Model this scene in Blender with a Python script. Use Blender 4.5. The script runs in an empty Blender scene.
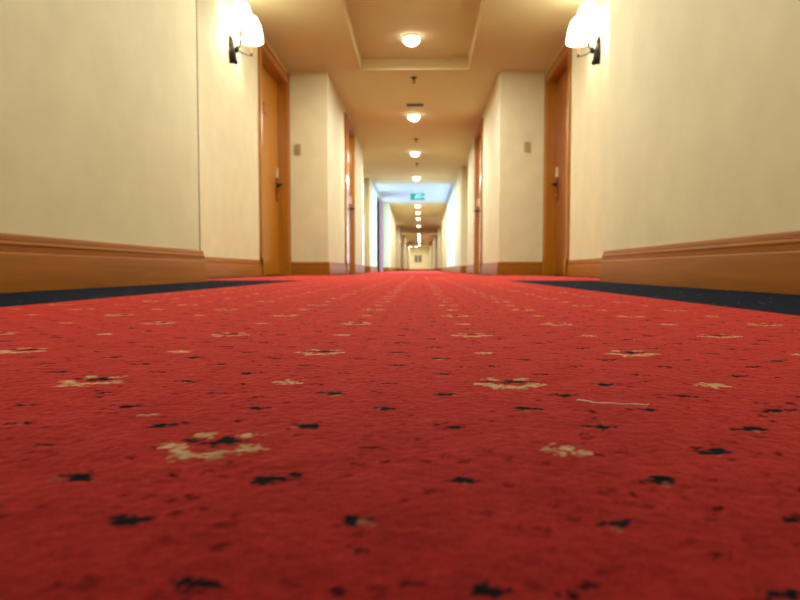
import bpy, bmesh, math, random
import numpy as np
from mathutils import Vector, Matrix

random.seed(4)
rng = np.random.default_rng(11)
PI = math.pi
scene = bpy.context.scene
col = scene.collection

# ------------------------------------------------------------------ helpers
def link(o):
    col.objects.link(o)
    return o

def tag(o, label=None, cat=None, group=None, kind=None):
    if label: o['label'] = label
    if cat: o['category'] = cat
    if group: o['group'] = group
    if kind: o['kind'] = kind
    return o

def empty(name, loc=(0, 0, 0), rz=0.0):
    o = bpy.data.objects.new(name, None)
    o.location = loc
    o.rotation_euler = (0, 0, rz)
    o.empty_display_size = 0.1
    return link(o)

def obj(name, bm, mat, parent=None, smooth=False, bevel=0.0, angle=40):
    if bevel:
        bmesh.ops.bevel(bm, geom=bm.edges[:], offset=bevel, segments=2, affect='EDGES', profile=0.7)
    bmesh.ops.recalc_face_normals(bm, faces=bm.faces[:])
    me = bpy.data.meshes.new(name)
    bm.to_mesh(me)
    bm.free()
    mats = mat if isinstance(mat, (list, tuple)) else [mat]
    for m in mats:
        me.materials.append(m)
    if smooth:
        me.polygons.foreach_set('use_smooth', [True] * len(me.polygons))
        try:
            me.set_sharp_from_angle(angle=math.radians(angle))
        except Exception:
            pass
    o = bpy.data.objects.new(name, me)
    if parent: o.parent = parent
    return link(o)

def BM():
    return bmesh.new()

def box(bm, x0, x1, y0, y1, z0, z1):
    if x0 > x1: x0, x1 = x1, x0
    if y0 > y1: y0, y1 = y1, y0
    v = [bm.verts.new(p) for p in ((x0, y0, z0), (x1, y0, z0), (x1, y1, z0), (x0, y1, z0),
                                   (x0, y0, z1), (x1, y0, z1), (x1, y1, z1), (x0, y1, z1))]
    for f in ((0, 3, 2, 1), (4, 5, 6, 7), (0, 1, 5, 4), (1, 2, 6, 5), (2, 3, 7, 6), (3, 0, 4, 7)):
        bm.faces.new([v[i] for i in f])

def lathe(bm, prof, seg=32, at=(0, 0, 0), close=False, rot=None):
    """prof: list of (r, z). r==0 collapses to a point."""
    rings = []
    for r, z in prof:
        if r < 1e-7:
            p = Vector((0, 0, z))
            if rot: p = rot @ p
            rings.append([bm.verts.new(p + Vector(at))])
        else:
            ring = []
            for k in range(seg):
                a = 2 * PI * k / seg
                p = Vector((r * math.cos(a), r * math.sin(a), z))
                if rot: p = rot @ p
                ring.append(bm.verts.new(p + Vector(at)))
            rings.append(ring)
    pairs = list(zip(rings[:-1], rings[1:]))
    if close: pairs.append((rings[-1], rings[0]))
    for A, B in pairs:
        if len(A) == 1 and len(B) == 1: continue
        for k in range(seg):
            k2 = (k + 1) % seg
            if len(A) == 1: bm.faces.new((A[0], B[k], B[k2]))
            elif len(B) == 1: bm.faces.new((A[k], A[k2], B[0]))
            else: bm.faces.new((A[k], A[k2], B[k2], B[k]))

def tube(bm, pts, r, seg=10):
    pts = [Vector(p) for p in pts]
    rings = []
    for i, p in enumerate(pts):
        t = (pts[min(i + 1, len(pts) - 1)] - pts[max(i - 1, 0)]).normalized()
        a = t.cross(Vector((0, 0, 1)))
        if a.length < 1e-3: a = t.cross(Vector((1, 0, 0)))
        a.normalize()
        b = t.cross(a).normalized()
        rr = r[i] if isinstance(r, (list, tuple)) else r
        rings.append([bm.verts.new(p + a * rr * math.cos(2 * PI * k / seg) + b * rr * math.sin(2 * PI * k / seg)) for k in range(seg)])
    for A, B in zip(rings[:-1], rings[1:]):
        for k in range(seg):
            bm.faces.new((A[k], A[(k + 1) % seg], B[(k + 1) % seg], B[k]))
    bm.faces.new(rings[0][::-1])
    bm.faces.new(rings[-1])

def sweep(bm, path, prof, side):
    """Sweep a closed (offset, z) profile along a plan polyline with mitred corners.
    side=+1: offset to the right-hand side of travel, -1: left-hand side."""
    P = [Vector(p) for p in path]
    n = len(P)
    rings = []
    for i in range(n):
        dirs = []
        if i > 0: dirs.append((P[i] - P[i - 1]).normalized())
        if i < n - 1: dirs.append((P[i + 1] - P[i]).normalized())
        norms = [Vector((d.y, -d.x)) * side for d in dirs]
        m = norms[0] if len(norms) == 1 else (norms[0] + norms[1])
        if len(norms) == 2:
            m = m / max(1e-6, (1 + norms[0].dot(norms[1])))
        rings.append([bm.verts.new((P[i].x + m.x * o, P[i].y + m.y * o, z)) for o, z in prof])
    k = len(prof)
    for A, B in zip(rings[:-1], rings[1:]):
        for j in range(k):
            bm.faces.new((A[j], A[(j + 1) % k], B[(j + 1) % k], B[j]))
    bm.faces.new(rings[0])
    bm.faces.new(rings[-1][::-1])

def copy_tree(o, parent=None):
    c = o.copy()
    link(c)
    if parent:
        c.parent = parent
        c.matrix_parent_inverse = o.matrix_parent_inverse.copy()
    for ch in list(o.children):
        copy_tree(ch, c)
    return c

# ------------------------------------------------------------------ materials
def new_mat(name):
    m = bpy.data.materials.new(name)
    m.use_nodes = True
    nt = m.node_tree
    b = nt.nodes['Principled BSDF']
    return m, nt, b

def simple(name, rgb, rough=0.5, metal=0.0, emit=None, es=0.0, coat=0.0):
    m, nt, b = new_mat(name)
    b.inputs['Base Color'].default_value = (*rgb, 1)
    b.inputs['Roughness'].default_value = rough
    b.inputs['Metallic'].default_value = metal
    b.inputs['Coat Weight'].default_value = coat
    if emit:
        b.inputs['Emission Color'].default_value = (*emit, 1)
        b.inputs['Emission Strength'].default_value = es
    return m

def N(nt, typ, **kw):
    n = nt.nodes.new(typ)
    for k, v in kw.items():
        setattr(n, k, v)
    return n

def wallpaper():
    m, nt, b = new_mat('cream_wallpaper')
    tc = N(nt, 'ShaderNodeTexCoord')
    n1 = N(nt, 'ShaderNodeTexNoise'); n1.inputs['Scale'].default_value = 5.0; n1.inputs['Detail'].default_value = 5
    n2 = N(nt, 'ShaderNodeTexNoise'); n2.inputs['Scale'].default_value = 260.0; n2.inputs['Detail'].default_value = 3
    nt.links.new(tc.outputs['Object'], n1.inputs['Vector'])
    nt.links.new(tc.outputs['Object'], n2.inputs['Vector'])
    r = N(nt, 'ShaderNodeValToRGB')
    r.color_ramp.elements[0].position = 0.3; r.color_ramp.elements[0].color = (*WALL_A, 1)
    r.color_ramp.elements[1].position = 0.7; r.color_ramp.elements[1].color = (*WALL_B, 1)
    nt.links.new(n1.outputs['Fac'], r.inputs['Fac'])
    nt.links.new(r.outputs['Color'], b.inputs['Base Color'])
    bp = N(nt, 'ShaderNodeBump'); bp.inputs['Strength'].default_value = 0.12; bp.inputs['Distance'].default_value = 0.002
    nt.links.new(n2.outputs['Fac'], bp.inputs['Height'])
    nt.links.new(bp.outputs['Normal'], b.inputs['Normal'])
    b.inputs['Roughness'].default_value = 0.62
    b.inputs['Specular IOR Level'].default_value = 0.3
    return m

def wood(name, ca, cb, rough=0.28, coat=0.5, axis='Z', spec=0.5):
    m, nt, b = new_mat(name)
    tc = N(nt, 'ShaderNodeTexCoord')
    mp = N(nt, 'ShaderNodeMapping')
    mp.inputs['Scale'].default_value = {'Z': (22, 22, 1.1), 'Y': (22, 1.1, 22)}[axis]
    nt.links.new(tc.outputs['Object'], mp.inputs['Vector'])
    n1 = N(nt, 'ShaderNodeTexNoise'); n1.inputs['Scale'].default_value = 1.6; n1.inputs['Detail'].default_value = 6
    n1.inputs['Distortion'].default_value = 0.6
    nt.links.new(mp.outputs['Vector'], n1.inputs['Vector'])
    r = N(nt, 'ShaderNodeValToRGB')
    r.color_ramp.elements[0].position = 0.3; r.color_ramp.elements[0].color = (*ca, 1)
    r.color_ramp.elements[1].position = 0.72; r.color_ramp.elements[1].color = (*cb, 1)
    nt.links.new(n1.outputs['Fac'], r.inputs['Fac'])
    nt.links.new(r.outputs['Color'], b.inputs['Base Color'])
    b.inputs['Roughness'].default_value = rough
    b.inputs['Coat Weight'].default_value = coat
    b.inputs['Specular IOR Level'].default_value = spec
    b.inputs['Coat Roughness'].default_value = 0.16
    return m

def carpet():
    m, nt, b = new_mat('woven_carpet')
    at = N(nt, 'ShaderNodeAttribute'); at.attribute_name = 'weave'
    tc = N(nt, 'ShaderNodeTexCoord')
    n1 = N(nt, 'ShaderNodeTexNoise'); n1.inputs['Scale'].default_value = 800.0; n1.inputs['Detail'].default_value = 5
    n2 = N(nt, 'ShaderNodeTexNoise'); n2.inputs['Scale'].default_value = 38.0; n2.inputs['Detail'].default_value = 5
    for n in (n1, n2): nt.links.new(tc.outputs['Object'], n.inputs['Vector'])
    mr = N(nt, 'ShaderNodeMapRange'); mr.inputs['From Min'].default_value = 0.25; mr.inputs['From Max'].default_value = 0.75
    mr.inputs['To Min'].default_value = 0.70; mr.inputs['To Max'].default_value = 1.26
    nt.links.new(n1.outputs['Fac'], mr.inputs['Value'])
    mr2 = N(nt, 'ShaderNodeMapRange'); mr2.inputs['From Min'].default_value = 0.3; mr2.inputs['From Max'].default_value = 0.7
    mr2.inputs['To Min'].default_value = 0.82; mr2.inputs['To Max'].default_value = 1.15
    nt.links.new(n2.outputs['Fac'], mr2.inputs['Value'])
    mu = N(nt, 'ShaderNodeMath', operation='MULTIPLY')
    nt.links.new(mr.outputs['Result'], mu.inputs[0]); nt.links.new(mr2.outputs['Result'], mu.inputs[1])
    vm = N(nt, 'ShaderNodeVectorMath', operation='SCALE')
    nt.links.new(at.outputs['Color'], vm.inputs[0]); nt.links.new(mu.outputs[0], vm.inputs['Scale'])
    nt.links.new(vm.outputs['Vector'], b.inputs['Base Color'])
    b.inputs['Roughness'].default_value = 0.95
    b.inputs['Specular IOR Level'].default_value = 0.03
    # the fuzz of the pile: yarn colour scaled up, adding brightness at grazing views
    sh = N(nt, 'ShaderNodeBsdfSheen'); sh.inputs['Roughness'].default_value = SHEEN_R
    sc3 = N(nt, 'ShaderNodeVectorMath', operation='MULTIPLY'); sc3.inputs[1].default_value = SHEEN
    mn = N(nt, 'ShaderNodeVectorMath', operation='MINIMUM'); mn.inputs[1].default_value = (1.22, 0.9, 0.55)
    nt.links.new(vm.outputs['Vector'], sc3.inputs[0]); nt.links.new(sc3.outputs['Vector'], mn.inputs[0]); nt.links.new(mn.outputs['Vector'], sh.inputs['Color'])
    ad = N(nt, 'ShaderNodeAddShader')
    nt.links.new(b.outputs[0], ad.inputs[0]); nt.links.new(sh.outputs[0], ad.inputs[1])
    nt.links.new(ad.outputs[0], nt.nodes['Material Output'].inputs['Surface'])
    bp = N(nt, 'ShaderNodeBump'); bp.inputs['Strength'].default_value = 0.18; bp.inputs['Distance'].default_value = 0.001
    nt.links.new(n1.outputs['Fac'], bp.inputs['Height'])
    nt.links.new(bp.outputs['Normal'], b.inputs['Normal'])
    return m

WALL_A, WALL_B = (0.62, 0.575, 0.355), (0.68, 0.63, 0.405)
SHEEN = (9.0, 14.0, 15.0)
SHEEN_R = 0.3
EXPOSURE = 1.0
GLOBE_E = 3.5
SHADE_E = 3.4
BULB_W = 3.4
DOWN_W = 31.5
SKY_E = 4.2
LAMP_RGB = (1.0, 0.97, 0.84)

M = {}
M['wall'] = wallpaper()
M['ceiling'] = simple('painted_ceiling', (0.72, 0.65, 0.36), 0.8)
M['ceiling_white'] = simple('white_painted_ceiling', (0.57, 0.58, 0.60), 0.8)
M['wood_h'] = wood('varnished_wood_rail', (0.25, 0.080, 0.004), (0.33, 0.112, 0.007), spec=0.14, rough=0.42, coat=0.0, axis='Y')
M['wood_v'] = wood('varnished_wood_casing', (0.31, 0.112, 0.005), (0.41, 0.160, 0.007), coat=0.3)
M['door'] = wood('varnished_door_veneer', (0.36, 0.130, 0.004), (0.46, 0.180, 0.006), rough=0.30, coat=0.3)
M['door_dark'] = wood('dark_varnished_door_veneer', (0.22, 0.060, 0.006), (0.30, 0.090, 0.010), rough=0.30, coat=0.3)
M['door_gloss'] = wood('glossy_varnished_door_veneer', (0.36, 0.130, 0.004), (0.46, 0.180, 0.006), rough=0.2, coat=1.0)
M['bronze'] = simple('dark_bronze', (0.008, 0.005, 0.004), 0.55, 0.0)
M['bronze'].node_tree.nodes['Principled BSDF'].inputs['Specular IOR Level'].default_value = 0.15
M['sleeve'] = simple('brown_candle_sleeve', (0.28, 0.09, 0.035), 0.45)
M['brass'] = simple('worn_brass', (0.55, 0.36, 0.14), 0.3, 1.0)
M['cream_plastic'] = simple('cream_plastic', (0.62, 0.50, 0.30), 0.35)
M['plate'] = simple('tan_switch_plate', (0.36, 0.29, 0.13), 0.4)
M['red_tag'] = simple('dark_red_lacquer', (0.16, 0.025, 0.015), 0.35)
M['black'] = simple('dark_vent_metal', (0.05, 0.035, 0.02), 0.5)
M['globe'] = simple('lit_opal_glass', (0.9, 0.88, 0.82), 0.3, emit=LAMP_RGB, es=GLOBE_E)
M['shade'] = simple('lit_frosted_shade', (0.9, 0.86, 0.78), 0.4, emit=LAMP_RGB, es=SHADE_E)
M['ring'] = simple('cream_lamp_ring', (0.55, 0.45, 0.30), 0.4)
M['green'] = simple('lit_green_sign', (0.0, 0.25, 0.16), 0.4, emit=(0.0, 0.50, 0.36), es=0.12)
M['sign_white'] = simple('lit_white_pictogram', (0.7, 0.8, 0.8), 0.4, emit=(0.45, 0.95, 0.90), es=0.4)
M['sign_case'] = simple('sign_case_grey', (0.35, 0.36, 0.36), 0.5)
M['curtain'] = simple('mauve_curtain_cloth', (0.33, 0.15, 0.17), 0.9)
M['white_frame'] = simple('white_window_frame', (0.75, 0.75, 0.72), 0.4)
M['picture'] = simple('dark_print', (0.10, 0.09, 0.06), 0.5)
M['mount'] = simple('pale_picture_mount', (0.55, 0.50, 0.36), 0.6)
M['corner_shadow'] = simple('dark_corner_shadow', (0.12, 0.09, 0.04), 0.6)
M['thread'] = simple('cream_thread', (0.95, 0.72, 0.55), 0.8)
M['carpet'] = carpet()

gm = bpy.data.materials.new('window_glass'); gm.use_nodes = True
gnt = gm.node_tree; gnt.nodes.clear()
go = gnt.nodes.new('ShaderNodeOutputMaterial'); gx = gnt.nodes.new('ShaderNodeMixShader')
gt = gnt.nodes.new('ShaderNodeBsdfTransparent'); gg = gnt.nodes.new('ShaderNodeBsdfGlossy'); gf = gnt.nodes.new('ShaderNodeFresnel')
gf.inputs['IOR'].default_value = 1.01
gg.inputs['Roughness'].default_value = 0.02
gnt.links.new(gf.outputs[0], gx.inputs[0]); gnt.links.new(gt.outputs[0], gx.inputs[1]); gnt.links.new(gg.outputs[0], gx.inputs[2])
gnt.links.new(gx.outputs[0], go.inputs[0])
M['glass'] = gm

# ------------------------------------------------------------------ plan of the corridor (y runs down the corridor)
H = 2.42                     # ceiling height
XL, XR = -1.11, 0.94         # pier faces
RL, RR = -1.587, 1.49        # alcove back walls
OUT = 0.75                   # solid wall depth behind the back walls
Y_BACK, Y_END = -5.0, 65.0
WY0, WY1 = 17.2, 22.0        # the daylit stretch with the windows

# far alcoves (start, end); both sides
FAR = [(28.0, 34.0), (37.5, 43.5), (47.0, 53.0)]
# each side: list of (face x, y0, y1)
left_plan = [(XL, Y_BACK, 3.12), (RL, 3.12, 7.5), (XL, 7.5, 12.1), (-1.50, 12.1, 16.2), (-1.32, 16.2, WY1)]
right_plan = [(XR, Y_BACK, 3.2), (RR, 3.2, 7.55), (XR, 7.55, 12.5), (1.09, 12.5, 14.3), (0.93, 14.3, WY1)]
prev = WY1
for a, b_ in FAR:
    left_plan += [(XL, prev, a), (RL, a, b_)]
    right_plan += [(XR, prev, a), (RR, a, b_)]
    prev = b_
left_plan.append((XL, prev, Y_END))
right_plan.append((XR, prev, Y_END))

# doors: side, y0, y1 (outer edges of the casing), leaf recess
DOORS = [('L', 6.13, 7.49, 0.10), ('R', 6.32, 7.54, 0.10), ('L', 9.16, 10.35, 0.03), ('R', 9.55, 10.75, 0.03)]
for a, b_ in FAR:
    DOORS += [('L', b_ - 1.3, b_ - 0.01, 0.10), ('R', b_ - 1.3, b_ - 0.01, 0.10)]
CW = 0.085                   # casing width
DOOR_TOP = 2.26

WIN = {'L': [(17.3, 18.85), (20.5, 21.8)], 'R': [(17.2, 21.9)]}
WZ0, WZ1 = 0.12, 2.36

def face_at(side, y):
    for x, a, b_ in (left_plan if side == 'L' else right_plan):
        if a <= y < b_: return x

def build_wall(side):
    s = -1 if side == 'L' else 1
    xo = (abs(RL if side == 'L' else RR) + OUT) * s
    bm = BM()
    plan = left_plan if side == 'L' else right_plan
    for x, a, b_ in plan:
        cuts = []
        for (sd, d0, d1, rec) in DOORS:
            if sd == side and a <= (d0 + d1) / 2 < b_:
                cuts.append((d0 + CW, d1 - CW, 'd', rec))
        if a <= 17 + 1 < b_:
            for w0, w1 in WIN[side]: cuts.append((w0, w1, 'w', 0))
        cuts.sort()
        y = a
        if a == WY1: cuts = []
        xout = xo if not any(c[2] == 'w' for c in cuts) else x + s * 0.16
        if a == WY1: xout = s * (1.48 if side == 'L' else 1.09)
        for c0, c1, kind, rec in cuts:
            box(bm, x, xout, y, c0, 0, H)
            if kind == 'd':
                box(bm, x, xout, c0, c1, DOOR_TOP, H)
                box(bm, x + s * (rec + 0.05), xout, c0, c1, 0, DOOR_TOP)
            else:
                box(bm, x, xout, c0, c1, 0, WZ0)
                box(bm, x, xout, c0, c1, WZ1, H)
            y = c1
        box(bm, x, xout, y, b_, 0, H)
    return obj('wall_left' if side == 'L' else 'wall_right', bm, M['wall'])

tag(build_wall('L'), 'cream papered corridor wall on the left with door alcoves', 'wall', kind='structure')
tag(build_wall('R'), 'cream papered corridor wall on the right with door alcoves', 'wall', kind='structure')
bm = BM(); box(bm, -2.4, 2.4, Y_END, Y_END + 0.15, 0, H)
tag(obj('wall_far', bm, M['wall']), 'small cream end wall where the corridor stops', 'wall', kind='structure')
bm = BM(); box(bm, -2.4, 2.4, Y_BACK - 0.15, Y_BACK, 0, H)
tag(obj('wall_back', bm, M['wall']), 'cream wall closing the corridor behind the viewer', 'wall', kind='structure')

# ------------------------------------------------------------------ ceiling with the raised tray
TX0, TX1, TY0, TY1, TD = -0.70, 0.56, 3.0, 7.45, 0.12
bm = BM()
x0, x1 = -2.4, 2.4
def cbox(*a): box(bm, *a)
y0c, y1c = Y_BACK - 0.15, Y_END + 0.15
# the ceiling over the daylit stretch stops at its window walls
cbox(x0, x1, y0c, TY0, H, H + TD)
cbox(x0, TX0, TY0, TY1, H, H + TD)
cbox(TX1, x1, TY0, TY1, H, H + TD)
cbox(x0, x1, TY1, WY0, H, H + TD)
cbox(x0, x1, WY1, y1c, H, H + TD)
cbox(TX0 - 0.1, TX1 + 0.1, TY0 - 0.1, TY1 + 0.1, H + TD, H + TD + 0.06)
tag(obj('ceiling', bm, M['ceiling']), 'warm beige plaster ceiling of the corridor', 'ceiling', kind='structure')
bm = BM(); box(bm, -1.49, 1.10, WY0, WY1, H, H + TD)
tag(obj('ceiling', bm, M['ceiling_white']), 'white painted ceiling over the daylit stretch by the windows', 'ceiling', kind='structure')
# moulding round the lower lip of the tray
bm = BM()
prof = [(0, 0), (0.004, -0.012), (0.018, -0.016), (0.030, -0.010), (0.034, 0.0)]
pts = [(TX0, TY0), (TX0, TY1), (TX1, TY1), (TX1, TY0)]
for i in range(4):
    a, b_ = pts[i], pts[(i + 1) % 4]
    ax = 1 if a[0] == b_[0] else 0
    lo, hi = min(a[1 if ax else 0], b_[1 if ax else 0]), max(a[1 if ax else 0], b_[1 if ax else 0])
    w = 0.028
    if ax:
        sx = -1 if a[0] == TX0 else 1
        box(bm, a[0] - sx * 0.006, a[0] + sx * w, lo - w, hi + w, H - 0.014, H + 0.02)
    else:
        sy = -1 if a[1] == TY0 else 1
        box(bm, lo, hi, a[1] - sy * 0.006, a[1] + sy * w, H - 0.014, H + 0.02)
tag(obj('trim_1', bm, M['ceiling']), 'raised moulding round the ceiling tray overhead', 'moulding', kind='structure')

# ------------------------------------------------------------------ carpet floor: one mesh, displaced woven pile
def axis_steps(fine0, fine1, lo, hi, step, growth, maxstep):
    a = list(np.arange(fine0, fine1, step))
    x = a[-1]; s = step
    while x < hi:
        s = min(s * (1 + growth), maxstep); x += s; a.append(min(x, hi))
    x = a[0]; s = step; neg = []
    while x > lo:
        s = min(s * (1 + growth), maxstep); x -= s; neg.append(max(x, lo))
    return np.array(neg[::-1] + a)

gx_ = axis_steps(-0.26, 0.24, -2.3, 2.3, 0.0011, 0.0062, 0.03)
gy_ = axis_steps(0.07, 0.30, Y_BACK, Y_END, 0.0011, 0.0058, 0.5)
# behind the viewer a coarse floor will do
back = gy_[gy_ < 0.07]
gy_ = np.concatenate([np.linspace(Y_BACK, 0.0, 30), np.arange(0.01, 0.07, 0.002), gy_[gy_ >= 0.07]])
X, Y = np.meshgrid(gx_, gy_)
ny, nx = X.shape

def hash2(i, j, s):
    h = (i.astype(np.int64) * 374761393 + j.astype(np.int64) * 668265263 + s * 982451653) & 0xffffffff
    h = ((h ^ (h >> 13)) * 1274126177) & 0xffffffff
    return ((h ^ (h >> 16)) & 0xffff) / 65535.0

def vnoise(x, y, s):
    i, j = np.floor(x), np.floor(y)
    fx, fy = x - i, y - j
    fx = fx * fx * (3 - 2 * fx); fy = fy * fy * (3 - 2 * fy)
    return ((hash2(i, j, s) * (1 - fx) + hash2(i + 1, j, s) * fx) * (1 - fy)
            + (hash2(i, j + 1, s) * (1 - fx) + hash2(i + 1, j + 1, s) * fx) * fy)

CELL = 0.0030
# each tuft leans a little, so the edges of the woven figures are ragged
wx = X + (vnoise(X / 0.0016, Y / 0.0016, 1) - 0.5) * 0.0034
wy = Y + (vnoise(X / 0.0016, Y / 0.0016, 2) - 0.5) * 0.0034
RED = np.array([0.205, 0.0122, 0.0108]); INK = np.array([0.003, 0.004, 0.005])
NAVY = np.array([0.0025, 0.0035, 0.008]); CREAM = np.array([0.32, 0.225, 0.115]); TAN = np.array([0.17, 0.06, 0.03])
C = np.empty((ny, nx, 3)); C[:] = RED
ti, tj = np.floor(wx / CELL), np.floor(wy / CELL)
C *= (0.88 + 0.24 * hash2(ti, tj, 3))[..., None]
speck = hash2(ti, tj, 5) > 0.965
C[speck] *= 0.5
speck = hash2(ti, tj, 6) > 0.994
C[speck] *= 0.15

STAR = ["...cc....ct..", "..tcc...cct..", "....c.kk.....", "..kkk.kkkk...", ".....kkkk....", "tcc...k...cc.",
        "cccc.....tccc", "..ccc.t.ccct.", "...cctccctc..", "...ttccct....", "...cc..tt....", "....t........"]
BUD = ["..c..t", "tc.cc.", "ccccc.", ".tcccc", "..c.t."]
BIRDS = [["kkk", "kkt"], ["..kk.", "kkkk.", "..t.."], ["k....", ".kkk.", "..kk."], [".kkkk", "kkk..", ".t..."], ["kkkk", ".kk."], ["kkk"]]
PAL = {'c': CREAM, 't': TAN, 'k': INK}

def stamp(cx, cy, bmp, cell):
    h_, w_ = len(bmp), len(bmp[0])
    rad = 0.6 * max(h_, w_) * cell + 0.004
    j0, j1 = np.searchsorted(gy_, cy - rad), np.searchsorted(gy_, cy + rad)
    i0, i1 = np.searchsorted(gx_, cx - rad), np.searchsorted(gx_, cx + rad)
    if j1 <= j0 or i1 <= i0: return
    sx, sy = wx[j0:j1, i0:i1], wy[j0:j1, i0:i1]
    u = np.floor((sx - cx) / cell + w_ / 2).astype(int)
    v = np.floor((cy - sy) / cell + h_ / 2).astype(int)      # first row lies farthest away
    for r in range(h_):
        for c_ in range(w_):
            ch = bmp[r][c_]
            if ch == '.': continue
            mask = (u == c_) & (v == r)
            if ch == 'c': mask &= hash2(np.floor(sx / 0.0021), np.floor(sy / 0.0021), 13) > 0.27     # worn, broken tufts
            if ch == 't': mask &= hash2(np.floor(sx / 0.0021), np.floor(sy / 0.0021), 13) > 0.45
            if mask.any():
                C[j0:j1, i0:i1][mask] = PAL[ch] * (0.8 + 0.4 * hash2(sx[mask] // cell, sy[mask] // cell, 7))[..., None]

PX, PY = 0.0285, 0.031
def border_edge(y):
    """Inner edges of the navy border at distance y: wide beside the nearest piers, narrow further on."""
    if y < 3.7: return -0.685, 0.505
    return None
for n in range(-7, 240):
    cy = 0.21 + PY * n
    if cy > 7.0: break
    for j in range(-52, 54):
        if (j + n) % 2: continue
        cx = -0.0707 + PX * j
        if cy < 3.7 and not (-0.66 < cx < 0.48): continue
        if not (RL + 0.3 < cx < RR - 0.3): continue
        rnd = random.Random(j * 7919 + n * 104729)
        jx, jy = rnd.uniform(-0.001, 0.001) + (0.0045 if j % 8 == 4 else -0.002), rnd.uniform(-0.0015, 0.0015)
        if j % 4 == 0 and n % 4 == 0:
            if (j // 4 + n // 4) % 2 == 0: stamp(cx + jx, cy + jy, STAR, CELL)
            else: stamp(cx + jx, cy + jy, BUD, CELL * rnd.uniform(0.85, 1.05))
        else:
            b_ = rnd.choice(BIRDS)
            if rnd.random() < 0.5: b_ = [q[::-1] for q in b_]
            stamp(cx + jx, cy + jy, b_, CELL * rnd.choice([0.75, 0.95, 1.05, 1.15]))
# navy border
def qy(v): return np.round(v / 0.004) * 0.004
edge = np.zeros((ny, nx), bool)
near = (Y < 3.66)
edge |= near & ((wx < -0.685) | (wx > 0.505))
for plan, sgn in ((left_plan, -1), (right_plan, 1)):
    for k, (x, a, b_) in enumerate(plan):
        if k == 0: continue
        w = 0.14
        sel = (Y >= max(a, 3.66)) & (Y < b_)
        edge |= sel & ((X * sgn) > (abs(x) - w))
        # along the return face at the far end of an alcove
        if k + 1 < len(plan) and abs(plan[k + 1][0]) < abs(x):
            edge |= (Y > b_ - 0.14) & (Y <= b_ + 0.02) & ((X * sgn) > abs(plan[k + 1][0]) - 0.14)
C[edge] = NAVY
flk = edge & (hash2(np.floor(wx / 0.006), np.floor(wy / 0.006), 9) > 0.9965)
C[flk] = np.array([0.06, 0.045, 0.03])

# pile height
amp = np.clip(0.00022 / np.maximum(1.0, Y / 1.2), 0.00008, 0.00022)
Z = (vnoise(X / 0.0034, Y / 0.0034, 21) - 0.5) * 0.8 + (vnoise(X / 0.0017, Y / 0.0017, 22) - 0.5) * 1.4
Z = Z * amp - 0.001
verts = np.stack([X, Y, Z], -1).reshape(-1, 3)
idx = np.arange(ny * nx).reshape(ny, nx)
quads = np.stack([idx[:-1, :-1], idx[:-1, 1:], idx[1:, 1:], idx[1:, :-1]], -1).reshape(-1, 4)
me = bpy.data.meshes.new('floor')
me.vertices.add(len(verts)); me.vertices.foreach_set('co', verts.astype(np.float32).ravel())
me.loops.add(quads.size); me.loops.foreach_set('vertex_index', quads.astype(np.int32).ravel())
me.polygons.add(len(quads))
me.polygons.foreach_set('loop_start', np.arange(0, quads.size, 4, dtype=np.int32))
me.update(calc_edges=True)
me.polygons.foreach_set('use_smooth', np.ones(len(quads), bool))
ca = me.color_attributes.new('weave', 'FLOAT_COLOR', 'POINT')
ca.data.foreach_set('color', np.concatenate([C.reshape(-1, 3), np.ones((ny * nx, 1))], 1).astype(np.float32).ravel())
me.materials.append(M['carpet'])
fl = link(bpy.data.objects.new('floor', me))
tag(fl, 'red hotel carpet with cream stars, small dark flecks and navy border', 'carpet', kind='structure')

bm = BM(); box(bm, XL - 0.006, XL + 0.0015, 3.112, 3.1205, 0.158, H)  # corner shadow put in as a thin dark strip
tag(obj('shadow_strip', bm, M['corner_shadow']), 'thin dark painted shadow strip at the end of the near left pier', 'shadow strip', kind='structure')
# ------------------------------------------------------------------ baseboards
BH = 0.158
BASE = [(0.0, 0.0), (0.022, 0.0), (0.022, 0.098), (0.0205, 0.104), (0.0165, 0.107), (0.0160, 0.124), (0.0175, 0.129),
        (0.0165, 0.134), (0.0125, 0.137), (0.0118, 0.150), (0.0095, 0.156), (0.005, BH), (0.0, BH)]
def build_baseboard(side):
    plan = left_plan if side == 'L' else right_plan
    pts = []
    for x, a, b_ in plan:
        pts += [(x, a), (x, b_)]
    # split into runs at doors and windows
    gaps = sorted([(d0, d1) for sd, d0, d1, r in DOORS if sd == side])
    runs, cur = [], [pts[0]]
    for i in range(1, len(pts)):
        p, q = cur[-1] if cur else pts[i - 1], pts[i]
        if abs(pts[i - 1][0] - q[0]) < 1e-6:
            x = q[0]
            for g0, g1 in gaps:
                if pts[i - 1][1] < (g0 + g1) / 2 < q[1]:
                    cur.append((x, g0)); runs.append(cur)
                    cur = [(x, g1)]
        if q != cur[-1]: cur.append(q)
    runs.append(cur)
    bm = BM()
    for r in runs:
        if len(r) >= 2:
            sweep(bm, r, BASE, 1 if side == 'L' else -1)
    return obj('baseboard_left' if side == 'L' else 'baseboard_right', bm, M['wood_h'], smooth=True, angle=18)
tag(build_baseboard('L'), 'moulded honey wood skirting along the left wall', 'baseboard', kind='structure')
tag(build_baseboard('R'), 'moulded honey wood skirting along the right wall', 'baseboard', kind='structure')
bm = BM(); sweep(bm, [(XL - 0.0, Y_END), (XR, Y_END)], BASE, 1)
tag(obj('baseboard_far', bm, M['wood_h'], smooth=True, angle=18), 'thin wood skirting at the foot of the end wall', 'baseboard', kind='structure')

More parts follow.
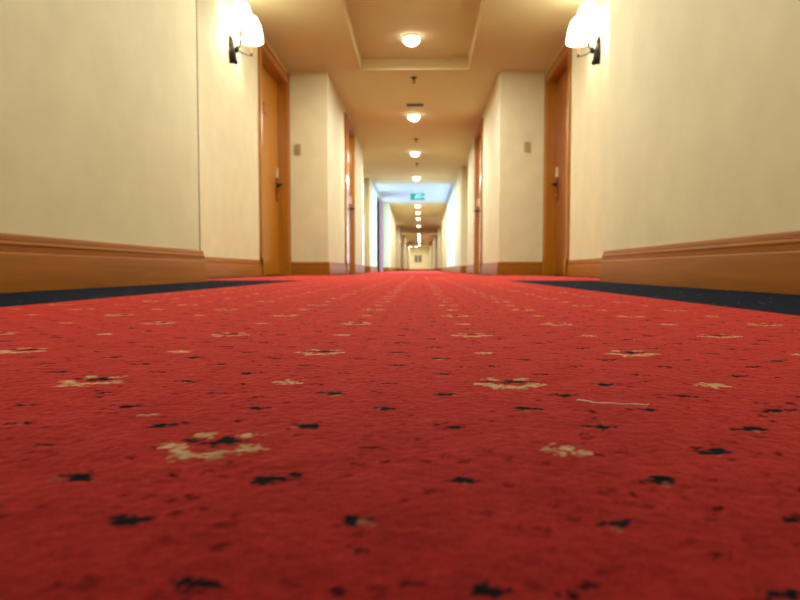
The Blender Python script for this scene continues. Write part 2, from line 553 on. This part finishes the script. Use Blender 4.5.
# ------------------------------------------------------------------ doors
def build_door(num, side, y0, y1, rec, label):
    s = -1 if side == 'L' else 1          # outwards from the corridor
    xf = face_at(side, (y0 + y1) / 2)
    root = empty('door_%d' % num, (xf, (y0 + y1) / 2, 0))
    tag(root, label, 'door', kind='structure')
    hw = (y1 - y0) / 2
    top = DOOR_TOP + 0.0
    def lx(d): return -s * d               # d>0 towards the corridor
    # leaf with its rounded stiles
    bm = BM(); box(bm, lx(-rec), lx(-rec - 0.045), -hw + CW + 0.012, hw - CW - 0.012, 0.006, top - 0.014)
    leaf = obj('leaf', bm, M['door_gloss'] if rec < 0.05 else M['door'] if side == 'L' else M['door_dark'], root, bevel=0.003)
    # jamb lining with a stop bead
    bm = BM()
    for sy in (-1, 1):
        e = sy * (hw - CW)
        box(bm, lx(0.004), lx(-rec - 0.05), e, e - sy * 0.012, 0, top)
    box(bm, lx(0.004), lx(-rec - 0.05), -hw + CW, hw - CW, top - 0.012, top)
    obj('jamb', bm, M['wood_v'], root)
    # casing: two uprights and a head with an outer bead
    bm = BM()
    for sy in (-1, 1):
        a, b_ = sy * hw, sy * (hw - CW + 0.004)
        box(bm, lx(0.0), lx(0.020), a, b_, 0.0, top + CW)
        box(bm, lx(0.020), lx(0.028), a, a - sy * 0.022, 0.0, top + CW)
    box(bm, lx(0.0), lx(0.0195), -hw + CW, hw - CW, top - 0.004, top + CW)
    box(bm, lx(0.0195), lx(0.0278), -hw + 0.022, hw - 0.022, top + CW - 0.022, top + CW)
    obj('casing', bm, M['wood_v'], root)
    for sy in (-1, 1):
        bm = BM()
        a = sy * hw
        box(bm, lx(0.001), lx(0.036), a - sy * 0.000, a - sy * (CW + 0.002), 0.0, BH + 0.02)
        obj('plinth_block', bm, M['wood_v'], root, bevel=0.003)
    # lock set on the far stile
    ly = hw - CW - 0.012 - 0.09
    bm = BM(); box(bm, lx(-rec), lx(-rec + 0.022), ly - 0.030, ly + 0.030, 1.13, 1.25)
    obj('card_reader', bm, M['cream_plastic'], leaf, bevel=0.006)
    bm = BM(); box(bm, lx(-rec), lx(-rec + 0.012), ly - 0.026, ly + 0.026, 0.86, 1.128)
    obj('lock_plate', bm, M['red_tag'], leaf, bevel=0.005)
    bm = BM()
    tube(bm, [(lx(-rec), ly, 1.05), (lx(-rec + 0.065), ly, 1.05), (lx(-rec + 0.072), ly - 0.02, 1.05), (lx(-rec + 0.070), ly - 0.12, 1.045)], [0.013, 0.011, 0.012, 0.009], 12)
    lathe(bm, [(0, 0), (0.026, 0), (0.026, 0.008), (0.016, 0.016), (0, 0.016)], 20, (lx(-rec + 0.012), ly, 1.05),
          rot=Matrix.Rotation(PI / 2 * (-s), 3, 'Y'))
    obj('lever_handle', bm, M['bronze'], leaf, smooth=True)
    bm = BM(); lathe(bm, [(0, 0), (0.016, 0), (0.017, 0.006), (0.010, 0.012), (0, 0.012)], 16, (lx(-rec + 0.012), ly, 0.93), rot=Matrix.Rotation(PI / 2 * (-s), 3, 'Y'))
    obj('key_cylinder', bm, M['brass'], leaf, smooth=True)
    # number plaque
    py = -hw + CW + (0.56 if side == 'L' else 0.50)
    bm = BM(); box(bm, lx(-rec), lx(-rec + 0.008), py - 0.07, py + 0.07, 1.74, 1.86)
    pl = obj('number_plaque', bm, M['red_tag'], leaf, bevel=0.003)
    bm = BM(); box(bm, lx(-rec + 0.008), lx(-rec + 0.0095), py - 0.052, py + 0.052, 1.758, 1.842)
    obj('plaque_face', bm, M['door'], pl)
    return root

door_labels = [
    'honey wood guest room door in the nearest alcove on the left',
    'darker honey wood guest room door in the nearest alcove on the right',
    'glossy wood door flush in the left wall beyond the switch plate',
    'glossy wood door flush in the right wall beyond the switch plate',
    'far left wood door in the first alcove past the daylit windows',
    'far right wood door in the first alcove past the daylit windows',
    'far left wood door in the second alcove past the daylit windows',
    'far right wood door in the second alcove past the daylit windows',
    'far left wood door in the last alcove before the end wall',
    'far right wood door in the last alcove before the end wall']
for i, (sd, d0, d1, r) in enumerate(DOORS):
    build_door(i + 1, sd, d0, d1, r, door_labels[i])

# ------------------------------------------------------------------ windows
def build_window(num, side, y0, y1, label):
    s = -1 if side == 'L' else 1
    xf = face_at(side, (y0 + y1) / 2)
    root = empty('window_%d' % num, (xf + s * 0.03, (y0 + y1) / 2, WZ0))
    tag(root, label, 'window', kind='structure')
    hw, hh = (y1 - y0) / 2, WZ1 - WZ0
    bm = BM()
    box(bm, -0.02, 0.02, -hw, -hw + 0.05, 0, hh); box(bm, -0.02, 0.02, hw - 0.05, hw, 0, hh)
    box(bm, -0.02, 0.02, -hw + 0.05, hw - 0.05, 0, 0.06); box(bm, -0.02, 0.02, -hw + 0.05, hw - 0.05, hh - 0.05, hh)
    n = max(1, round(hw * 2 / 0.9))
    for k in range(1, n):
        yy = -hw + 2 * hw * k / n
        box(bm, -0.012, 0.012, yy - 0.02, yy + 0.02, 0.06, hh - 0.05)
    obj('window_frame', bm, M['white_frame'], root)
    bm = BM(); box(bm, -0.004, 0.004, -hw + 0.045, hw - 0.045, 0.055, hh - 0.045)
    obj('glass_pane', bm, M['glass'], root)
    # daylight comes in here
    L = bpy.data.lights.new('daylight', 'AREA'); L.shape = 'RECTANGLE'; L.size = hh; L.size_y = 2 * hw
    L.cycles.is_portal = True
    lo = link(bpy.data.objects.new('daylight', L)); lo.parent = root
    lo.location = (s * 0.06, 0, hh / 2)
    lo.rotation_euler = (0, PI / 2 * (1 if s > 0 else -1), 0)
build_window(1, 'L', *WIN['L'][0], 'tall bright window nearest along the daylit left wall')
build_window(2, 'L', *WIN['L'][1], 'tall bright window behind the mauve curtain on the left')
build_window(3, 'R', *WIN['R'][0], 'wide bright window filling the daylit right wall')

# curtain drawn against the wall between the two left windows
root = empty('curtain', (-1.32, 19.68, 0.0))
tag(root, 'mauve curtain hanging between the two bright windows on the left', 'curtain')
bm = BM()
nseg = 120
grid = []
for side_off in (0.0, 0.012):
    rows = []
    for k in range(nseg + 1):
        t = k / nseg
        yy = -0.74 + 1.48 * t
        dx = 0.075 + 0.022 * math.sin(t * 2 * PI * 11) + side_off
        rows.append((bm.verts.new((dx, yy, 0.03)), bm.verts.new((0.065 + (dx - 0.065) * 0.7, yy, 2.22))))
    grid.append(rows)
for rows in grid:
    for A, B in zip(rows[:-1], rows[1:]): bm.faces.new((A[0], B[0], B[1], A[1]))
for e in (0, nseg):
    bm.faces.new((grid[0][e][0], grid[0][e][1], grid[1][e][1], grid[1][e][0]))
obj('cloth', bm, M['curtain'], root, smooth=True)
bm = BM(); tube(bm, [(0.075, -0.80, 2.24), (0.075, 0.80, 2.24)], 0.014, 12)
box(bm, 0, 0.075, -0.77, -0.75, 2.23, 2.25); box(bm, 0, 0.075, 0.75, 0.77, 2.23, 2.25)
obj('curtain_rod', bm, M['bronze'], root)

# ------------------------------------------------------------------ wall sconces (local +x points out of the wall)
def make_sconce():
    root = empty('wall_sconce', (0, 0, 0))
    bm = BM()
    # tall oval back plate
    pts = [(0.034 * math.cos(a) * (1.0 if math.sin(a) > 0 else 1.25), 0.115 * math.sin(a)) for a in [2 * PI * k / 36 for k in range(36)]]
    rings = []
    for d, sc in ((0.0, 1.0), (0.010, 1.0), (0.018, 0.82), (0.022, 0.55)):
        rings.append([bm.verts.new((d + (0.20 * (0.115 - p[1] * sc) if d > 0.005 else 0), p[0] * sc, p[1] * sc)) for p in pts])
    for A, B in zip(rings[:-1], rings[1:]):
        for k in range(36): bm.faces.new((A[k], A[(k + 1) % 36], B[(k + 1) % 36], B[k]))
    bm.faces.new(rings[0][::-1]); bm.faces.new(rings[-1])
    lathe(bm, [(0, 0), (0.020, 0), (0.024, 0.012), (0.015, 0.024), (0, 0.03)], 16, (0.040, 0, -0.10), rot=Matrix.Rotation(PI / 2, 3, 'Y'))
    obj('back_plate', bm, M['bronze'], root, smooth=True)
    bm = BM()
    lathe(bm, [(0, -0.028), (0.010, -0.026), (0.016, -0.012), (0.016, 0.012), (0.010, 0.026), (0, 0.028)], 18, (0.062, 0, 0))
    tube(bm, [(0.012, 0, 0.0), (0.062, 0, 0)], 0.009, 10)
    obj('hub', bm, M['bronze'], root, smooth=True)
    for sy in (-1, 1):
        bm = BM()
        tube(bm, [(0.062, sy * 0.008, 0.0), (0.088, sy * 0.05, -0.012), (0.115, sy * 0.10, -0.010), (0.134, sy * 0.140, 0.0), (0.138, sy * 0.155, 0.006)], 0.0055, 10)
        lathe(bm, [(0, -0.010), (0.010, -0.008), (0.014, 0.0), (0.011, 0.010), (0.008, 0.014), (0, 0.014)], 16, (0.138, sy * 0.155, 0.006))
        obj('arm', bm, M['bronze'], root, smooth=True)
        bm = BM()
        lathe(bm, [(0, 0), (0.009, 0), (0.011, 0.03), (0.014, 0.07), (0.015, 0.09), (0.011, 0.105), (0.006, 0.11), (0.004, 0.135), (0, 0.135)], 18, (0.138, sy * 0.155, 0.016))
        obj('candle_sleeve', bm, M['sleeve'], root, smooth=True)
        # bell shade, open below and above
        outer = [(0.102, 0.0), (0.1005, 0.03), (0.096, 0.075), (0.088, 0.115), (0.077, 0.150), (0.062, 0.182), (0.048, 0.205)]
        inner = [(r - 0.003, z) for r, z in outer][::-1]
        bm = BM()
        lathe(bm, outer + inner, 40, (0.138, sy * 0.155, 0.118), close=True)
        sh = obj('lamp_shade', bm, M['shade'], root, smooth=True)
        bm = BM()
        for k in range(3):
            a = 2 * PI * k / 3
            tube(bm, [(0.138, sy * 0.155, 0.318), (0.138 + 0.046 * math.cos(a), sy * 0.155 + 0.046 * math.sin(a), 0.318)], 0.0018, 6)
        tube(bm, [(0.138, sy * 0.155, 0.15), (0.138, sy * 0.155, 0.32)], 0.0025, 8)
        obj('shade_spider', bm, M['bronze'], sh)
        L = bpy.data.lights.new('bulb_light', 'POINT'); L.energy = BULB_W; L.color = LAMP_RGB; L.shadow_soft_size = 0.028
        lo = link(bpy.data.objects.new('bulb_light', L)); lo.parent = root
        lo.location = (0.138, sy * 0.155, 0.235)
    return root

SC_Z = 1.89
proto = make_sconce()
sconces = [('L', 5.23, 'bronze wall sconce with two glowing shades, nearest on the left wall'),
           ('R', 5.35, 'bronze wall sconce with two glowing shades, nearest on the right wall')]
names = ['first', 'second', 'last']
for k, (a, b_) in enumerate(FAR):
    for sd, w in (('L', 'left'), ('R', 'right')):
        sconces.append((sd, b_ - 2.3, 'tiny far wall sconce on the %s of the %s alcove past the windows' % (w, names[k])))
for i, (sd, y, lab) in enumerate(sconces):
    o = proto if i == 0 else copy_tree(proto)
    o.location = (face_at(sd, y), y, SC_Z)
    o.rotation_euler = (0, 0, 0 if sd == 'L' else PI)
    tag(o, lab, 'wall lamp', 'two-shade sconces along the corridor walls')

# ------------------------------------------------------------------ round ceiling lights
def make_globe():
    root = empty('ceiling_light', (0, 0, 0))
    bm = BM(); lathe(bm, [(0, 0), (0.085, 0), (0.088, -0.008), (0.080, -0.022), (0, -0.022)], 36)
    obj('lamp_ring', bm, M['ring'], root, smooth=True)
    bm = BM()
    R_ = 0.090
    prof = [(0.076, -0.020), (R_, -0.026)] + [(R_ * math.cos(a), -0.030 - 0.070 * math.sin(a)) for a in [math.radians(t) for t in (0, 15, 30, 45, 60, 75)]] + [(0, -0.100)]
    lathe(bm, prof, 36)
    obj('opal_lens', bm, M['globe'], root, smooth=True)
    L = bpy.data.lights.new('downward_beam', 'AREA'); L.shape = 'DISK'; L.size = 0.12; L.energy = DOWN_W; L.color = LAMP_RGB
    lo = link(bpy.data.objects.new('downward_beam', L)); lo.parent = root
    lo.location = (0, 0, -0.104)
    return root
LX = -0.105
lights = [(-0.100, 6.76, H + TD, 'round opal ceiling light inside the raised ceiling tray'),
          (LX, 9.62, H, 'first round opal ceiling light beyond the ceiling tray'),
          (LX - 0.01, 12.6, H, 'second round opal ceiling light beyond the ceiling tray'),
          (LX, 15.95, H, 'third round opal ceiling light, last before the daylit windows'),
          (LX, 22.9, H, 'first round ceiling light past the green exit sign'),
          (LX, 25.5, H, 'second round ceiling light past the green exit sign'),
          (LX, 28.6, H, 'third round ceiling light past the green exit sign'),
          (LX, 33.2, H, 'fourth round ceiling light past the green exit sign'),
          (LX, 41.0, H, 'fifth round ceiling light past the green exit sign'),
          (LX, 44.2, H, 'sixth round ceiling light past the green exit sign'),
          (LX, 47.5, H, 'seventh round ceiling light past the green exit sign'),
          (LX, 51.0, H, 'eighth round ceiling light past the green exit sign'),
          (LX, 58.0, H, 'ninth round ceiling light past the green exit sign'),
          (-0.45, 62.8, H, 'round ceiling light just ahead of the end wall picture'),
          (-0.98, 62.8, H, 'round ceiling light in the far left corner by the end wall'),
          (-0.100, 3.7, H + TD, 'round opal ceiling light at the near end of the ceiling tray'),
          (-0.100, 1.0, H, 'unseen round opal ceiling light added overhead to brighten the near walls')]
proto_g = make_globe()
for i, (x, y, z, lab) in enumerate(lights):
    o = proto_g if i == 0 else copy_tree(proto_g)
    o.location = (x, y, z)
    if y < 2:                                   # unseen lamp added to brighten the near walls, run dimmer
        for ch in o.children:
            if ch.type == 'LIGHT':
                ch.data = ch.data.copy(); ch.data.energy = 13.0
    tag(o, lab, 'ceiling light', 'round lights down the middle of the ceiling')

# ------------------------------------------------------------------ small fittings
def sprinkler(y, label):
    root = empty('ceiling_sprinkler', (-0.085, y, H))
    tag(root, label, 'sprinkler', 'dark sprinkler heads on the corridor ceiling')
    bm = BM(); lathe(bm, [(0, 0), (0.040, 0), (0.038, -0.006), (0.016, -0.010), (0, -0.010)], 24)
    obj('rosette', bm, M['bronze'], root, smooth=True)
    bm = BM(); lathe(bm, [(0, -0.009), (0.013, -0.009), (0.013, -0.030), (0.006, -0.034), (0, -0.034)], 16)
    for sx in (-1, 1): tube(bm, [(sx * 0.012, 0, -0.028), (sx * 0.016, 0, -0.045), (sx * 0.004, 0, -0.062)], 0.003, 6)
    obj('body', bm, M['bronze'], root, smooth=True)
    bm = BM(); lathe(bm, [(0, -0.060), (0.020, -0.062), (0.021, -0.065), (0, -0.066)], 20)
    obj('deflector', bm, M['bronze'], root, smooth=True)
sprinkler(7.78, 'dark sprinkler head just beyond the ceiling tray')
sprinkler(11.35, 'dark sprinkler head between the first and second lights beyond tray')
sprinkler(13.95, 'dark sprinkler head between the second and third lights beyond tray')

root = empty('ceiling_vent', (-0.083, 9.05, H))
tag(root, 'thin dark rectangular vent on the ceiling before the second light', 'vent')
bm = BM()
box(bm, -0.12, 0.12, -0.06, -0.048, -0.010, 0); box(bm, -0.12, 0.12, 0.048, 0.06, -0.010, 0)
box(bm, -0.12, -0.108, -0.048, 0.048, -0.010, 0); box(bm, 0.108, 0.12, -0.048, 0.048, -0.010, 0)
obj('vent_frame', bm, M['black'], root)
bm = BM()
for k in range(5): box(bm, -0.108, 0.108, -0.040 + k * 0.018, -0.032 + k * 0.018, -0.009, -0.002)
obj('vent_slats', bm, M['black'], root)

def switch(side, z, x, y, label):
    root = empty('switch_plate', (x, y, z))
    tag(root, label, 'switch', 'tan switch plates beside the alcove doors')
    bm = BM(); box(bm, -0.036, 0.036, -0.008, 0, -0.065, 0.065)
    obj('cover_plate', bm, M['plate'], root, bevel=0.003)
    bm = BM(); box(bm, -0.020, 0.020, -0.013, -0.008, -0.004, 0.044)
    obj('rocker', bm, M['plate'], root, bevel=0.0015)
    bm = BM(); box(bm, -0.020, 0.020, -0.012, -0.008, -0.044, -0.012)
    obj('indicator_lens', bm, M['plate'], root, bevel=0.0015)
switch('L', 1.50, -1.47, 7.5, 'small tan switch plate on the left alcove return wall')
switch('R', 1.52, 1.265, 7.55, 'small tan switch plate on the right alcove return wall')

# exit sign hung over the daylit stretch
root = empty('exit_sign', (-0.095, 18.4, H))
tag(root, 'green lit exit sign hanging from the ceiling with running figure', 'exit sign')
SW, SH, SD = 0.42, 0.20, 0.03
zt = -0.12
bm = BM(); box(bm, -SW / 2, SW / 2, -SD / 2, SD / 2, zt - SH, zt)
obj('sign_case', bm, M['sign_case'], root, bevel=0.004)
bm = BM(); box(bm, -SW / 2 + 0.008, SW / 2 - 0.008, -SD / 2 - 0.003, -SD / 2, zt - SH + 0.008, zt - 0.008)
face = obj('sign_face', bm, M['green'], root)
bm = BM()
yf0, yf1 = -SD / 2 - 0.0055, -SD / 2 - 0.003
def strip(x0, z0, x1, z1, w):
    d = Vector((x1 - x0, z1 - z0)).normalized(); n = Vector((-d.y, d.x)) * w / 2
    q = [(x0 + n.x, z0 + n.y), (x1 + n.x, z1 + n.y), (x1 - n.x, z1 - n.y), (x0 - n.x, z0 - n.y)]
    A = [bm.verts.new((p[0], yf0, zt - SH / 2 + p[1])) for p in q]; B = [bm.verts.new((p[0], yf1, zt - SH / 2 + p[1])) for p in q]
    bm.faces.new(A); bm.faces.new(B[::-1])
    for k in range(4): bm.faces.new((A[k], B[k], B[(k + 1) % 4], A[(k + 1) % 4]))
# running figure leaving through a door opening, then an arrow
lathe(bm, [(0, 0), (0.015, 0), (0.015, 0.0025), (0, 0.0025)], 16, (-0.010, yf1, zt - SH / 2 + 0.060), rot=Matrix.Rotation(PI / 2, 3, 'X'))
strip(-0.014, 0.040, -0.034, -0.010, 0.026)
strip(-0.014, 0.036, 0.016, 0.010, 0.010); strip(-0.018, 0.036, -0.055, 0.022, 0.010)
strip(-0.034, -0.010, -0.010, -0.035, 0.013); strip(-0.010, -0.035, -0.022, -0.068, 0.012)
strip(-0.034, -0.010, -0.060, -0.040, 0.013); strip(-0.060, -0.040, -0.090, -0.044, 0.012)
strip(0.045, -0.070, 0.045, 0.072, 0.012); strip(0.045, 0.067, 0.105, 0.067, 0.012); strip(0.100, 0.072, 0.100, -0.070, 0.012)
strip(0.130, 0.0, 0.180, 0.0, 0.012); strip(0.184, 0.0, 0.160, 0.026, 0.012); strip(0.184, 0.0, 0.160, -0.026, 0.012)
obj('pictogram', bm, M['sign_white'], face)
for sx in (-1, 1):
    bm = BM(); tube(bm, [(sx * 0.15, 0, 0), (sx * 0.15, 0, zt)], 0.005, 8)
    obj('hanger_rod', bm, M['sign_case'], root)

# picture on the end wall
root = empty('framed_picture', (-0.25, Y_END, 1.22))
tag(root, 'dark framed picture of two panels on the far end wall', 'picture')
bm = BM()
w, h_ = 0.36, 0.36
box(bm, -w, w, -0.03, 0, h_ - 0.05, h_); box(bm, -w, w, -0.03, 0, -h_, -h_ + 0.05)
box(bm, -w, -w + 0.05, -0.03, 0, -h_ + 0.05, h_ - 0.05); box(bm, w - 0.05, w, -0.03, 0, -h_ + 0.05, h_ - 0.05)
obj('picture_frame', bm, M['bronze'], root)
bm = BM(); box(bm, -w + 0.05, w - 0.05, -0.012, 0, -h_ + 0.05, h_ - 0.05)
mt = obj('mount', bm, M['mount'], root)
for sx in (-1, 1):
    bm = BM(); box(bm, sx * 0.04, sx * 0.29, -0.016, -0.012, -0.28, 0.28)
    obj('print', bm, M['picture'], mt)

# loose threads lying on the pile
def thread(pts, r, label):
    bm = BM()
    P = [Vector(p) for p in pts]
    out = []
    for k in range(len(P) - 1):
        for t in range(6):
            u = t / 6
            q = P[k].lerp(P[k + 1], u)
            q.z += 0.00012 * math.sin((k * 6 + t) * 0.9)
            q.y += 0.00025 * math.sin((k * 6 + t) * 0.5)
            out.append(q)
    out.append(P[-1])
    tube(bm, out, r, 6)
    tag(obj('loose_thread', bm, M['thread'], smooth=True), label, 'thread', 'loose threads lying on the carpet')
thread([(0.0712, 0.2836, 0.0010), (0.079, 0.2775, 0.0009), (0.090, 0.2755, 0.0009), (0.0985, 0.2738, 0.0009), (0.1000, 0.2742, 0.0012)], 0.00042, 'longest loose cream thread lying across the red carpet')
thread([(-0.1145, 0.2460, 0.0010), (-0.110, 0.2475, 0.0010), (-0.1065, 0.2485, 0.0010)], 0.00045, 'short pale thread scrap on the red carpet toward the left')
thread([(0.0718, 0.2445, 0.0), (0.0720, 0.2448, 0.0012), (0.0724, 0.2451, 0.0020)], 0.00016, 'tiny upright fibre sticking out of the red carpet')

# ------------------------------------------------------------------ daylight outside
wd = bpy.data.worlds.new('World'); scene.world = wd
wd.use_nodes = True
bg = wd.node_tree.nodes['Background']
bg.inputs['Color'].default_value = (0.46, 0.75, 1.0, 1)
bg.inputs['Strength'].default_value = SKY_E

# ------------------------------------------------------------------ camera
cam = bpy.data.cameras.new('camera')
cam.sensor_width = 36.0
cam.lens = 624.0 / 800.0 * 36.0
cam.clip_start = 0.01
cam.clip_end = 300
cam.dof.use_dof = True
cam.dof.focus_distance = 0.42
cam.dof.aperture_fstop = cam.lens / 1.7
co = link(bpy.data.objects.new('camera', cam))
co.location = (0, 0, 0.06)
co.rotation_euler = (math.radians(90 - 2.7525), 0, math.radians(1.8795))
scene.camera = co

vs = scene.view_settings
vs.view_transform = 'Standard'
vs.look = 'None'
vs.exposure = EXPOSURE
vs.gamma = 1.0
vs.use_curve_mapping = False
scene.cycles.max_bounces = 10
scene.cycles.diffuse_bounces = 6
scene.cycles.use_denoising = True
